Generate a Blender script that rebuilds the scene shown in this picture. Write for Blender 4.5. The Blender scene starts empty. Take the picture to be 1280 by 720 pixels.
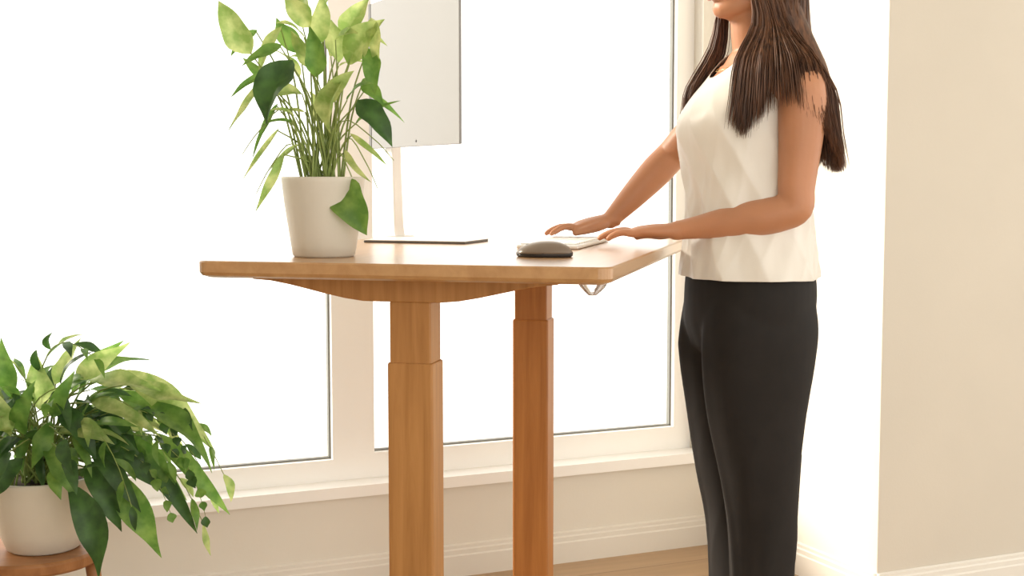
import bpy, bmesh, math, random
from mathutils import Vector, Matrix, noise
random.seed(7)
V = Vector
scene = bpy.context.scene
try:
    scene.view_settings.view_transform = 'Standard'
    scene.view_settings.look = 'None'
except Exception as e:
    print(e)

# ------------------------------------------------------------------ materials
def new_mat(name):
    m = bpy.data.materials.new(name); m.use_nodes = True
    nt = m.node_tree
    b = nt.nodes.get('Principled BSDF')
    return m, nt, b

def plain(name, col, rough=0.6, var=0.06, scale=8.0, bump=0.0, bscale=60.0, spec=0.4, metal=0.0, sss=0.0, sheen=0.0):
    m, nt, b = new_mat(name)
    tc = nt.nodes.new('ShaderNodeTexCoord')
    n = nt.nodes.new('ShaderNodeTexNoise'); n.inputs['Scale'].default_value = scale
    n.inputs['Detail'].default_value = 4
    nt.links.new(tc.outputs['Object'], n.inputs['Vector'])
    r = nt.nodes.new('ShaderNodeValToRGB')
    r.color_ramp.elements[0].position = 0.3; r.color_ramp.elements[1].position = 0.7
    r.color_ramp.elements[0].color = (*[c*(1-var) for c in col], 1)
    r.color_ramp.elements[1].color = (*[min(1, c*(1+var)) for c in col], 1)
    nt.links.new(n.outputs['Fac'], r.inputs['Fac'])
    nt.links.new(r.outputs['Color'], b.inputs['Base Color'])
    b.inputs['Roughness'].default_value = rough
    b.inputs['Metallic'].default_value = metal
    b.inputs['Specular IOR Level'].default_value = spec
    b.inputs['Sheen Weight'].default_value = sheen
    if sss > 0:
        b.inputs['Subsurface Weight'].default_value = sss
        b.inputs['Subsurface Radius'].default_value = (0.02, 0.008, 0.004)
        b.inputs['Subsurface Scale'].default_value = 0.5
    if bump > 0:
        n2 = nt.nodes.new('ShaderNodeTexNoise'); n2.inputs['Scale'].default_value = bscale
        n2.inputs['Detail'].default_value = 3
        nt.links.new(tc.outputs['Object'], n2.inputs['Vector'])
        bp = nt.nodes.new('ShaderNodeBump'); bp.inputs['Strength'].default_value = bump
        bp.inputs['Distance'].default_value = 0.002
        nt.links.new(n2.outputs['Fac'], bp.inputs['Height'])
        nt.links.new(bp.outputs['Normal'], b.inputs['Normal'])
    return m

def wood(name, c1, c2, rough=0.45, rot=0.0, stretch=(1.2, 22, 22), spec=0.4, coat=0.0):
    m, nt, b = new_mat(name)
    tc = nt.nodes.new('ShaderNodeTexCoord')
    mr = nt.nodes.new('ShaderNodeMapping'); mr.inputs['Rotation'].default_value = (0, 0, rot)
    mp = nt.nodes.new('ShaderNodeMapping'); mp.inputs['Scale'].default_value = stretch
    nt.links.new(tc.outputs['Object'], mr.inputs['Vector'])
    nt.links.new(mr.outputs['Vector'], mp.inputs['Vector'])
    n = nt.nodes.new('ShaderNodeTexNoise'); n.inputs['Scale'].default_value = 2.2
    n.inputs['Detail'].default_value = 7; n.inputs['Roughness'].default_value = 0.6
    n.inputs['Distortion'].default_value = 0.5
    nt.links.new(mp.outputs['Vector'], n.inputs['Vector'])
    r = nt.nodes.new('ShaderNodeValToRGB')
    r.color_ramp.elements[0].position = 0.3; r.color_ramp.elements[1].position = 0.72
    r.color_ramp.elements[0].color = (*c1, 1); r.color_ramp.elements[1].color = (*c2, 1)
    nt.links.new(n.outputs['Fac'], r.inputs['Fac'])
    nt.links.new(r.outputs['Color'], b.inputs['Base Color'])
    b.inputs['Roughness'].default_value = rough
    b.inputs['Specular IOR Level'].default_value = spec
    b.inputs['Coat Weight'].default_value = coat
    b.inputs['Coat Roughness'].default_value = 0.22
    bp = nt.nodes.new('ShaderNodeBump'); bp.inputs['Strength'].default_value = 0.12
    bp.inputs['Distance'].default_value = 0.0008
    nt.links.new(n.outputs['Fac'], bp.inputs['Height'])
    nt.links.new(bp.outputs['Normal'], b.inputs['Normal'])
    return m

def leafmat(name, c1, c2, trans=0.4):
    m, nt, b = new_mat(name)
    tc = nt.nodes.new('ShaderNodeTexCoord')
    n = nt.nodes.new('ShaderNodeTexNoise'); n.inputs['Scale'].default_value = 34
    n.inputs['Detail'].default_value = 5
    nt.links.new(tc.outputs['Object'], n.inputs['Vector'])
    r = nt.nodes.new('ShaderNodeValToRGB')
    r.color_ramp.elements[0].position = 0.38; r.color_ramp.elements[1].position = 0.66
    r.color_ramp.elements[0].color = (*c1, 1); r.color_ramp.elements[1].color = (*c2, 1)
    nt.links.new(n.outputs['Fac'], r.inputs['Fac'])
    nt.links.new(r.outputs['Color'], b.inputs['Base Color'])
    b.inputs['Roughness'].default_value = 0.45
    t = nt.nodes.new('ShaderNodeBsdfTranslucent')
    hs = nt.nodes.new('ShaderNodeHueSaturation'); hs.inputs['Value'].default_value = 1.5; hs.inputs['Saturation'].default_value = 0.98
    nt.links.new(r.outputs['Color'], hs.inputs['Color'])
    nt.links.new(hs.outputs['Color'], t.inputs['Color'])
    mx = nt.nodes.new('ShaderNodeMixShader'); mx.inputs['Fac'].default_value = trans
    nt.links.new(b.outputs['BSDF'], mx.inputs[1]); nt.links.new(t.outputs['BSDF'], mx.inputs[2])
    nt.links.new(mx.outputs['Shader'], nt.nodes['Material Output'].inputs['Surface'])
    return m

M = {}
M['wall'] = plain('wall_paint_shaded', (0.650, 0.600, 0.515), 0.85, 0.02, 3, 0.1, 150, 0.2)  # same paint as the window walls, with shade put into the colour
M['wall_lit'] = plain('wall_paint_lit', (0.80, 0.765, 0.69), 0.85, 0.02, 3, 0.1, 150, 0.2)  # same wall paint, daylight near the window put into the colour
M['trim'] = plain('trim_paint', (0.80, 0.765, 0.695), 0.5, 0.02, 4)
M['frame'] = plain('frame_paint', (0.95, 0.94, 0.915), 0.4, 0.01, 4)
M['ceil'] = plain('ceiling_paint', (0.80, 0.78, 0.72), 0.9, 0.02, 3)
M['gasket'] = plain('gasket_rubber', (0.22, 0.22, 0.20), 0.5, 0.1)
M['desk'] = wood('desk_wood', (0.40, 0.205, 0.076), (0.52, 0.295, 0.125), 0.28, -1.33, (1.0, 14, 14), 0.5, 0.55)
M['deskleg'] = wood('desk_leg_wood', (0.34, 0.148, 0.040), (0.50, 0.245, 0.078), 0.45, 0, (24, 24, 1.2))
M['deskleg_lit'] = wood('desk_leg_wood_red_lit', (0.36, 0.130, 0.030), (0.52, 0.215, 0.056), 0.42, 0, (24, 24, 1.2))  # same wood as the near leg; redder light on it put into the colour
M['stoolwood'] = wood('stool_wood', (0.26, 0.105, 0.035), (0.42, 0.19, 0.07), 0.45, 0, (3, 20, 6))
M['pot'] = plain('pot_ceramic', (0.62, 0.575, 0.49), 0.45, 0.03, 12, 0.1, 80)
M['potw'] = plain('pot_glazed', (0.68, 0.62, 0.52), 0.4, 0.03, 12)
M['soil'] = plain('soil', (0.045, 0.028, 0.018), 0.95, 0.5, 60, 0.9, 90)
M['leafA'] = leafmat('leaf_light', (0.22, 0.34, 0.08), (0.50, 0.56, 0.22), 0.54)
M['leafB'] = leafmat('leaf_mid', (0.09, 0.205, 0.032), (0.20, 0.34, 0.068), 0.46)
M['leafC'] = leafmat('leaf_dark', (0.026, 0.072, 0.015), (0.055, 0.135, 0.026), 0.28)
M['stem'] = plain('plant_stem', (0.24, 0.31, 0.08), 0.5, 0.15, 30)
M['monitor'] = plain('monitor_shell', (0.285, 0.285, 0.285), 0.6, 0.01, 2)
M['screen'] = plain('monitor_screen', (0.03, 0.03, 0.035), 0.15, 0.02, 5)
M['white'] = plain('white_plastic', (0.84, 0.83, 0.80), 0.35, 0.02, 10)
M['dark'] = plain('dark_plastic', (0.03, 0.027, 0.025), 0.4, 0.1, 20)
M['grey'] = plain('grey_plastic', (0.12, 0.115, 0.11), 0.4, 0.05, 20)
M['taupe'] = plain('mouse_shell', (0.20, 0.155, 0.115), 0.30, 0.05, 20)
M['alu'] = plain('aluminium', (0.82, 0.81, 0.79), 0.3, 0.02, 10, metal=0.2)
M['skin'] = plain('skin', (0.49, 0.228, 0.120), 0.46, 0.06, 14, 0.12, 120, 0.4, sss=0.12)
M['lips'] = plain('lip_skin', (0.50, 0.12, 0.09), 0.35, 0.08, 40)
M['teeth'] = plain('teeth', (0.85, 0.82, 0.76), 0.25, 0.02)
M['eye'] = plain('eye_white', (0.75, 0.72, 0.68), 0.1, 0.02)
M['iris'] = plain('iris_brown', (0.06, 0.03, 0.015), 0.1, 0.3, 200)
M['blouse'] = plain('blouse_fabric', (0.76, 0.72, 0.65), 0.42, 0.015, 20, 0.05, 260, 0.45, sheen=0.2)
M['trousers'] = plain('trouser_fabric', (0.013, 0.0105, 0.009), 0.75, 0.12, 20, 0.06, 300, 0.3)
M['shoe'] = plain('shoe_leather', (0.06, 0.035, 0.022), 0.4, 0.1)
M['chrome'] = plain('chain_metal', (0.75, 0.55, 0.25), 0.25, 0.02, metal=1.0)

m, nt, b = new_mat('hair_brown')
tc = nt.nodes.new('ShaderNodeTexCoord'); mp = nt.nodes.new('ShaderNodeMapping')
mp.inputs['Scale'].default_value = (55, 55, 2)
n = nt.nodes.new('ShaderNodeTexNoise'); n.inputs['Scale'].default_value = 2.0
r = nt.nodes.new('ShaderNodeValToRGB')
r.color_ramp.elements[0].position = .35; r.color_ramp.elements[1].position = .7
r.color_ramp.elements[0].color = (0.060, 0.024, 0.011, 1); r.color_ramp.elements[1].color = (0.19, 0.082, 0.037, 1)
nt.links.new(tc.outputs['Object'], mp.inputs['Vector']); nt.links.new(mp.outputs['Vector'], n.inputs['Vector'])
nt.links.new(n.outputs['Fac'], r.inputs['Fac']); nt.links.new(r.outputs['Color'], b.inputs['Base Color'])
b.inputs['Roughness'].default_value = 0.45
M['hair'] = m
m, nt, b = new_mat('window_glass')
tr = nt.nodes.new('ShaderNodeBsdfTransparent'); gl = nt.nodes.new('ShaderNodeBsdfGlossy')
gl.inputs['Roughness'].default_value = 0.02
mx = nt.nodes.new('ShaderNodeMixShader'); mx.inputs['Fac'].default_value = 0.04
nt.links.new(tr.outputs[0], mx.inputs[1]); nt.links.new(gl.outputs[0], mx.inputs[2])
nt.links.new(mx.outputs[0], nt.nodes['Material Output'].inputs['Surface'])
M['glass'] = m
m, nt, b = new_mat('clear_plastic')
b.inputs['Base Color'].default_value = (0.97, 0.97, 0.95, 1); b.inputs['Roughness'].default_value = 0.12
b.inputs['Transmission Weight'].default_value = 0.85; b.inputs['IOR'].default_value = 1.4
M['clear'] = m
m, nt, b = new_mat('floor_planks')
tc = nt.nodes.new('ShaderNodeTexCoord'); mp = nt.nodes.new('ShaderNodeMapping')
mp.inputs['Rotation'].default_value = (0, 0, -0.42)
br = nt.nodes.new('ShaderNodeTexBrick')
br.inputs['Scale'].default_value = 1.0; br.inputs['Brick Width'].default_value = 1.3
br.inputs['Row Height'].default_value = 0.14; br.inputs['Mortar Size'].default_value = 0.0015
br.inputs['Color1'].default_value = (0.56, 0.37, 0.21, 1); br.inputs['Color2'].default_value = (0.47, 0.30, 0.16, 1)
br.inputs['Mortar'].default_value = (0.25, 0.14, 0.07, 1)
mp2 = nt.nodes.new('ShaderNodeMapping'); mp2.inputs['Scale'].default_value = (1.2, 16, 1)
n = nt.nodes.new('ShaderNodeTexNoise'); n.inputs['Scale'].default_value = 3; n.inputs['Detail'].default_value = 6
mixc = nt.nodes.new('ShaderNodeMix'); mixc.data_type = 'RGBA'; mixc.blend_type = 'MULTIPLY'
mixc.inputs['Factor'].default_value = 0.3
nt.links.new(tc.outputs['Object'], mp.inputs['Vector']); nt.links.new(mp.outputs['Vector'], br.inputs['Vector'])
nt.links.new(mp.outputs['Vector'], mp2.inputs['Vector']); nt.links.new(mp2.outputs['Vector'], n.inputs['Vector'])
nt.links.new(br.outputs['Color'], mixc.inputs[6]); nt.links.new(n.outputs['Fac'], mixc.inputs[7])
nt.links.new(mixc.outputs[2], b.inputs['Base Color'])
b.inputs['Roughness'].default_value = 0.4
M['floor'] = m

# ------------------------------------------------------------------ helpers
WL = {}
def empty(name, loc, parent=None):
    o = bpy.data.objects.new(name, None); o.empty_display_size = 0.1
    bpy.context.collection.objects.link(o)
    WL[o.name] = V(loc)
    o.location = V(loc) - (WL[parent.name] if parent else V((0, 0, 0)))
    if parent: o.parent = parent
    return o

def mk(name, bm, mats, origin=(0, 0, 0), parent=None, smooth=False, bevel=0.0, segs=2, recalc=True):
    origin = V(origin)
    if recalc: bmesh.ops.recalc_face_normals(bm, faces=bm.faces)
    bmesh.ops.translate(bm, verts=bm.verts, vec=-origin)
    me = bpy.data.meshes.new(name); bm.to_mesh(me); bm.free()
    for mt in (mats if isinstance(mats, list) else [mats]): me.materials.append(mt)
    if smooth:
        for p in me.polygons: p.use_smooth = True
    o = bpy.data.objects.new(name, me); bpy.context.collection.objects.link(o)
    WL[o.name] = origin
    o.location = origin - (WL[parent.name] if parent else V((0, 0, 0)))
    if parent: o.parent = parent
    if bevel > 0:
        md = o.modifiers.new('bevel', 'BEVEL'); md.width = bevel; md.segments = segs
        md.limit_method = 'ANGLE'; md.harden_normals = False
    return o

def info(o, label, category=None, group=None, kind=None):
    o['label'] = label
    if category: o['category'] = category
    if group: o['group'] = group
    if kind: o['kind'] = kind

def hexa(bm, pts, mi=0):
    vs = [bm.verts.new(p) for p in pts]
    for f in ((0,3,2,1),(4,5,6,7),(0,1,5,4),(1,2,6,5),(2,3,7,6),(3,0,4,7)):
        fc = bm.faces.new([vs[i] for i in f]); fc.material_index = mi
    return vs

def bx(bm, T, x0, x1, y0, y1, z0, z1, mi=0):
    return hexa(bm, [T(x0,y0,z0),T(x1,y0,z0),T(x1,y1,z0),T(x0,y1,z0),T(x0,y0,z1),T(x1,y0,z1),T(x1,y1,z1),T(x0,y1,z1)], mi)

def loft(bm, rings, mi=0, cap=True):
    R = [[bm.verts.new(p) for p in ring] for ring in rings]
    n = len(R[0])
    for a, b_ in zip(R[:-1], R[1:]):
        for i in range(n):
            f = bm.faces.new((a[i], a[(i+1) % n], b_[(i+1) % n], b_[i])); f.material_index = mi
    if cap:
        for ring, orig in ((R[0], rings[0]), (R[-1], rings[-1])):
            c = V((0, 0, 0))
            for p in orig: c += V(p)
            c = bm.verts.new(c/len(orig))
            for i in range(n):
                f = bm.faces.new((ring[i], ring[(i+1) % n], c)); f.material_index = mi
    return R

def ell(c, A, B, ra, rb, n=20):
    return [c + A*(ra*math.cos(2*math.pi*i/n)) + B*(rb*math.sin(2*math.pi*i/n)) for i in range(n)]

def crom(vals, sub):
    out = []
    n = len(vals)
    for i in range(n-1):
        p0 = vals[max(i-1, 0)]; p1 = vals[i]; p2 = vals[i+1]; p3 = vals[min(i+2, n-1)]
        for k in range(sub):
            t = k/sub
            out.append([0.5*((2*b)+(-a+c)*t+(2*a-5*b+4*c-d)*t*t+(-a+3*b-3*c+d)*t**3) for a, b, c, d in zip(p0, p1, p2, p3)])
    out.append(list(vals[-1]))
    return out

def tube(bm, pts, n=12, sub=3, mi=0, roundcap=True):
    vals = crom([[*p, r] for p, r in pts], sub)
    P = [V(v[:3]) for v in vals]; Rr = [max(v[3], 1e-4) for v in vals]
    rings = []
    ref = V((0.13, 0.21, 0.97))
    t0 = (P[1]-P[0]).normalized()
    if abs(t0.dot(ref)) > 0.9: ref = V((1, 0.1, 0))
    A = t0.cross(ref).normalized()
    for i, p in enumerate(P):
        t = (P[min(i+1, len(P)-1)] - P[max(i-1, 0)]).normalized()
        A = (A - t*A.dot(t)).normalized(); B = t.cross(A)
        r = Rr[i]
        if i == 0 and roundcap:
            for q, s in ((0.92, 0.38), (0.7, 0.71), (0.38, 0.92)): rings.append(ell(p - t*r*q, A, B, r*s, r*s, n))
        rings.append(ell(p, A, B, r, r, n))
        if i == len(P)-1 and roundcap:
            for q, s in ((0.38, 0.92), (0.7, 0.71), (0.92, 0.38)): rings.append(ell(p + t*r*q, A, B, r*s, r*s, n))
    loft(bm, rings, mi)

def ellipsoid(bm, c, A, B, C, ra, rb, rc, n=24, m_=14, mi=0):
    rings = []
    for j in range(1, m_):
        th = math.pi*j/m_
        rings.append(ell(c - C*(rc*math.cos(th)), A, B, ra*math.sin(th), rb*math.sin(th), n))
    R = loft(bm, rings, mi, cap=False)
    for ring, pole in ((R[0], c - C*rc), (R[-1], c + C*rc)):
        v = bm.verts.new(pole)
        for i in range(n):
            f = bm.faces.new((ring[i], ring[(i+1) % n], v)); f.material_index = mi

def lathe(bm, c, prof, n=48, mi=0, cap=False):
    X = V((1, 0, 0)); Y = V((0, 1, 0))
    loft(bm, [ell(c + V((0, 0, z)), X, Y, r, r, n) for r, z in prof], mi, cap)

def remesh(bm, voxel, smooth_it=4, factor=0.5):
    bmesh.ops.recalc_face_normals(bm, faces=bm.faces)
    me = bpy.data.meshes.new('tmp'); bm.to_mesh(me); bm.free()
    o = bpy.data.objects.new('tmp', me); bpy.context.collection.objects.link(o)
    md = o.modifiers.new('r', 'REMESH'); md.mode = 'VOXEL'; md.voxel_size = voxel; md.adaptivity = 0
    if smooth_it:
        s = o.modifiers.new('s', 'SMOOTH'); s.factor = factor; s.iterations = smooth_it
    dg = bpy.context.evaluated_depsgraph_get(); dg.update()
    ev = o.evaluated_get(dg)
    me2 = bpy.data.meshes.new_from_object(ev)
    out = bmesh.new(); out.from_mesh(me2)
    bpy.data.objects.remove(o); bpy.data.meshes.remove(me); bpy.data.meshes.remove(me2)
    return out

Z3 = V((0, 0, 1))
# ------------------------------------------------------------------ room
O = V((0, 3.748, 0)); U = V((0.912, 0.410, 0)); N = V((0.410, -0.912, 0))
def W(s, d, z): return O + U*s + N*d + Z3*z
SL, SC = -2.7, 0.706
DC = 0.700
SR = 3.2
H = 2.7; T = 0.16; DB = 4.3
OL, OR_, OB, OT = -2.0, 0.61, 0.276, 2.42
bm = bmesh.new()
bx(bm, W, SL-T, SC+T, -T, 0, 0, OB)
bx(bm, W, SL-T, SC+T, -T, 0, OT, H)
bx(bm, W, SL-T, OL, -T, 0, OB, OT)
bx(bm, W, OR_, SC+T, -T, 0, OB, OT)
o = mk('wall_back', bm, M['wall_lit'], W(0, 0, 0)); info(o, 'painted wall around two tall windows, window light in its colour', kind='structure')
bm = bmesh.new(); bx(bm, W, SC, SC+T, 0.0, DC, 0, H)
o = mk('wall_side', bm, M['wall_lit'], W(SC, 0, 0)); info(o, 'sunlit cream return wall beside the window', kind='structure')
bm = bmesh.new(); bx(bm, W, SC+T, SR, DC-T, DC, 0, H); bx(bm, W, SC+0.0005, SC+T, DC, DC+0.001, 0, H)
o = mk('wall_right', bm, M['wall'], W(SC, DC, 0)); info(o, 'plain painted wall with soft shade in its beige colour', kind='structure')
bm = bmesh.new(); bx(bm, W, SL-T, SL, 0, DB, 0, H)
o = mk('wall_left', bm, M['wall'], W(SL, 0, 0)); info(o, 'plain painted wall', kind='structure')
bm = bmesh.new(); bx(bm, W, SL-T, SR, -T, DB, -0.1, 0)
o = mk('floor', bm, M['floor'], W(0, 0, 0)); info(o, 'light oak plank floor', kind='structure')
bm = bmesh.new(); bx(bm, W, SL-T, SR, -T, DB, H, H+0.1)
o = mk('ceiling', bm, M['ceil'], W(0, 0, H)); info(o, 'white ceiling', kind='structure')

def baseboard(name, A, along0, along1, nv, base):
    prof = [(0.0, 0.0), (0.012, 0.0), (0.012, 0.058), (0.009, 0.062), (0.009, 0.074), (0.006, 0.078), (0.006, 0.086), (0.0, 0.090)]
    bm = bmesh.new()
    r0 = [base + A*along0 + nv*a + Z3*z for a, z in prof]; r1 = [base + A*along1 + nv*a + Z3*z for a, z in prof]
    v0 = [bm.verts.new(p) for p in r0]; v1 = [bm.verts.new(p) for p in r1]
    n = len(prof)
    for i in range(n): bm.faces.new((v0[i], v0[(i+1) % n], v1[(i+1) % n], v1[i]))
    bm.faces.new(v0); bm.faces.new(v1[::-1])
    o = mk(name, bm, M['trim'], base); info(o, 'cream moulded skirting board', kind='structure')
baseboard('baseboard_back', U, SL, SC, N, W(0, 0, 0))
baseboard('baseboard_side', N, 0.012, DC+0.012, -U, W(SC, 0, 0))
baseboard('baseboard_right', U, SC-0.012, SR, N, W(0, DC+0.001, 0))

bm = bmesh.new(); bx(bm, W, OL-0.03, OR_+0.03, 0.0, 0.03, OB-0.020, OB+0.010); bx(bm, W, OL, OR_, -T+0.02, 0.0, OB-0.001, OB+0.010)
o = mk('trim_1', bm, M['frame'], W(0, 0, OB)); info(o, 'white window sill ledge', kind='structure')

def window(name, s0, s1, g0, g1, gb, gt):
    z0, z1 = OB+0.010, OT
    d0, d1 = -0.13, -0.05
    bm = bmesh.new()
    bx(bm, W, s0, g0, d0, d1, z0, z1); bx(bm, W, g1, s1, d0, d1, z0, z1)
    bx(bm, W, g0, g1, d0, d1, z0, gb); bx(bm, W, g0, g1, d0, d1, gt, z1)
    fr = mk(name, bm, M['frame'], W((s0+s1)/2, -0.09, z0)); info(fr, 'tall white framed window flooded with daylight', kind='structure')
    bm = bmesh.new(); g = 0.005
    y0, y1 = -0.084, -0.068
    bx(bm, W, g0, g0+g, y0, y1, gb, gt); bx(bm, W, g1-g, g1, y0, y1, gb, gt)
    bx(bm, W, g0, g1, y0, y1, gb, gb+g); bx(bm, W, g0, g1, y0, y1, gt-g, gt)
    mk('glazing_gasket', bm, M['gasket'], W((s0+s1)/2, -0.09, z0), fr)
    bm = bmesh.new(); bx(bm, W, g0+g, g1-g, -0.080, -0.076, gb+g, gt-g)
    mk('glass_pane', bm, M['glass'], W((s0+s1)/2, -0.09, z0), fr)
window('window_1', OL, -0.446, OL+0.06, -0.503, 0.344, 2.34)
window('window_2', -0.446, OR_, -0.386, 0.552, 0.354, 2.34)

# ------------------------------------------------------------------ desk
P0 = V((0.1625, 2.22, 0)); DW = V((0.24, 0.971, 0)).normalized(); DV = V((-DW.y, DW.x, 0))
def D(a, b_, z): return P0 + DV*a + DW*b_ + Z3*z
ZT = 0.951; DWID = 0.745; DLEN = 1.086
desk = empty('standing_desk', D(DWID/2, DLEN/2, 0))
info(desk, 'wooden height-adjustable standing desk with square telescoping legs', 'desk')
bm = bmesh.new()
def slab(a0, a1, b0, b1, r, z):
    pts = []
    for (ca, cb, st) in ((a1-r, b1-r, 0), (a0+r, b1-r, 90), (a0+r, b0+r, 180), (a1-r, b0+r, 270)):
        for k in range(7):
            an = math.radians(st + 15*k); pts.append(D(ca + r*math.cos(an), cb + r*math.sin(an), z))
    return pts
loft(bm, [slab(0.014, DWID-0.014, 0.014, DLEN-0.014, 0.014, ZT-0.030), slab(0.004, DWID-0.004, 0.004, DLEN-0.004, 0.020, ZT-0.026),
          slab(0, DWID, 0, DLEN, 0.022, ZT-0.020), slab(0, DWID, 0, DLEN, 0.022, ZT-0.0025), slab(0.0025, DWID-0.0025, 0.0025, DLEN-0.0025, 0.020, ZT)], 0, True)
mk('desktop', bm, M['desk'], D(DWID/2, DLEN/2, ZT), desk)
ZU = ZT-0.030
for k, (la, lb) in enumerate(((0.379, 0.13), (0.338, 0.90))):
    LM = M['deskleg'] if k == 0 else M['deskleg_lit']
    bm = bmesh.new(); hw = 0.035
    lo = []
    for q in range(17):
        a = la-0.27 + 0.57*q/16
        e = 1 - min(1, max(0, (abs(a-la-0.01)-0.075)/0.20)); e = e*e*(3-2*e)*0.55 + e*0.45
        lo.append((a, ZU-0.008-0.036*e))
    prof = [(la-0.27, ZU)] + lo + [(la+0.30, ZU)]
    n_ = len(prof)
    v0 = [bm.verts.new(D(a, lb-hw, z)) for a, z in prof]; v1 = [bm.verts.new(D(a, lb+hw, z)) for a, z in prof]
    for i in range(n_): bm.faces.new((v0[i], v0[(i+1) % n_], v1[(i+1) % n_], v1[i]))
    bm.faces.new(v0); bm.faces.new(v1[::-1])
    mk('support_bracket', bm, M['deskleg'], D(la, lb, ZU-0.03), desk, bevel=0.002)
    bm = bmesh.new(); w = 0.0425
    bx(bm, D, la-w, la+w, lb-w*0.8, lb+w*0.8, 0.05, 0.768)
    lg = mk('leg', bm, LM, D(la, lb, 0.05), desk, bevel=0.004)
    bm = bmesh.new(); w2 = 0.0385
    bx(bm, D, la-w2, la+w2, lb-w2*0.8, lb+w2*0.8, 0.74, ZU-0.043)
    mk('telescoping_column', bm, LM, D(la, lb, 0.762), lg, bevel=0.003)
    bm = bmesh.new()
    prof = [(la-0.32, 0.0), (la+0.32, 0.0), (la+0.32, 0.02), (la+0.08, 0.055), (la-0.08, 0.055), (la-0.32, 0.02)]
    v0 = [bm.verts.new(D(a, lb-0.035, z)) for a, z in prof]; v1 = [bm.verts.new(D(a, lb+0.035, z)) for a, z in prof]
    for i in range(6): bm.faces.new((v0[i], v0[(i+1) % 6], v1[(i+1) % 6], v1[i]))
    bm.faces.new(v0); bm.faces.new(v1[::-1])
    mk('foot', bm, M['deskleg'], D(la, lb, 0), desk, bevel=0.003)
bm = bmesh.new(); bx(bm, D, 0.33, 0.38, 0.167, 0.863, ZU-0.040, ZU)
mk('under_rail', bm, M['deskleg'], D(0.35, 0.5, ZU), desk, bevel=0.002)
bm = bmesh.new()
loft(bm, [ell(D(0.056, 0.135, z), DV, DW, ra, 0.010, 20) for z, ra in ((ZU, .028), (ZU-0.006, .027), (ZU-0.014, .022), (ZU-0.022, .014), (ZU-0.028, .007))])
mk('height_control', bm, M['clear'], D(0.05, 0.135, ZU), desk, smooth=True)['label'] = 'clear plastic height control paddle'

# ------------------------------------------------------------------ monitor
MR = V((-0.108, 2.80, 0)); ML = V((-0.346, 3.33, 0))
md_ = (ML-MR); MLEN = md_.length; md_.normalize(); mn = V((md_.y, -md_.x, 0))
if mn.x < 0: mn = -mn
zb, zt = 1.166, 1.513
def MO(x, y, z): return MR + md_*x + mn*y + Z3*z
SB = D(0.690, 0.935, ZT)
mon = empty('computer_monitor', SB)
info(mon, 'slim light grey computer monitor seen from behind on desk', 'monitor')
bm = bmesh.new(); bx(bm, MO, 0, MLEN, 0, 0.006, zb, zt)
mk('monitor_housing', bm, M['monitor'], MO(MLEN/2, 0, (zb+zt)/2), mon, bevel=0.0015, segs=2)
bm = bmesh.new(); bx(bm, MO, 0.012, MLEN-0.012, 0.006, 0.007, zb+0.02, zt-0.012)
mk('screen', bm, M['screen'], MO(MLEN/2, 0.007, (zb+zt)/2), mon)
bm = bmesh.new(); bx(bm, MO, MLEN-0.014, MLEN+0.001, -0.0012, 0.004, zb, zt)
mk('edge_strip', bm, M['grey'], MO(MLEN, 0, (zb+zt)/2), mon)
bm = bmesh.new(); ellipsoid(bm, MO(MLEN*0.44, -0.0005, zb+0.012), md_, Z3, mn, 0.004, 0.003, 0.001, 12, 6)
mk('badge', bm, M['dark'], MO(MLEN*0.44, 0, zb+0.012), mon)
bm = bmesh.new(); top = MO(MLEN*0.86, 0.030, zb+0.05)
rings = []
for q, hw, ht in ((0, .036, .014), (.12, .030, .013), (.6, .026, .012), (1, .026, .012)):
    c = SB.lerp(top, q) + Z3*(0.006 if q == 0 else 0)
    rings.append([c+md_*hw+mn*ht, c-md_*hw+mn*ht, c-md_*hw-mn*ht, c+md_*hw-mn*ht])
loft(bm, rings)
bx(bm, MO, MLEN*0.86-0.035, MLEN*0.86+0.035, 0.0055, 0.036, zb+0.005, zb+0.08)
mk('stand_neck', bm, M['frame'], SB, mon, bevel=0.004)
bm = bmesh.new(); lathe(bm, SB, [(0.0005, 0.0), (0.046, 0.0), (0.048, 0.003), (0.045, 0.007), (0.0005, 0.008)], 40)
mk('stand_base', bm, M['frame'], SB, mon, smooth=False)

# ------------------------------------------------------------------ laptop (closed)
A_ = V((-0.335, 3.065, 0)); B_ = V((-0.135, 2.995, 0)); ld = (B_-A_).normalized(); lp = V((-ld.y, ld.x, 0))
def LP(x, y, z): return A_ + ld*x + lp*y + Z3*(ZT+z)
LW, LD = 0.245, 0.150
lap = empty('closed_laptop', LP(LW/2, LD/2, 0)); info(lap, 'thin closed pale laptop with dark edge lying on desk', 'laptop')
bm = bmesh.new(); bx(bm, LP, 0, LW, 0, LD, 0, 0.0045)
mk('laptop_base', bm, M['grey'], LP(LW/2, LD/2, 0), lap, bevel=0.0015)
bm = bmesh.new(); bx(bm, LP, 0, LW, 0, LD, 0.0047, 0.0065)
mk('laptop_lid', bm, M['alu'], LP(LW/2, LD/2, 0.006), lap, bevel=0.0008)

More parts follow.
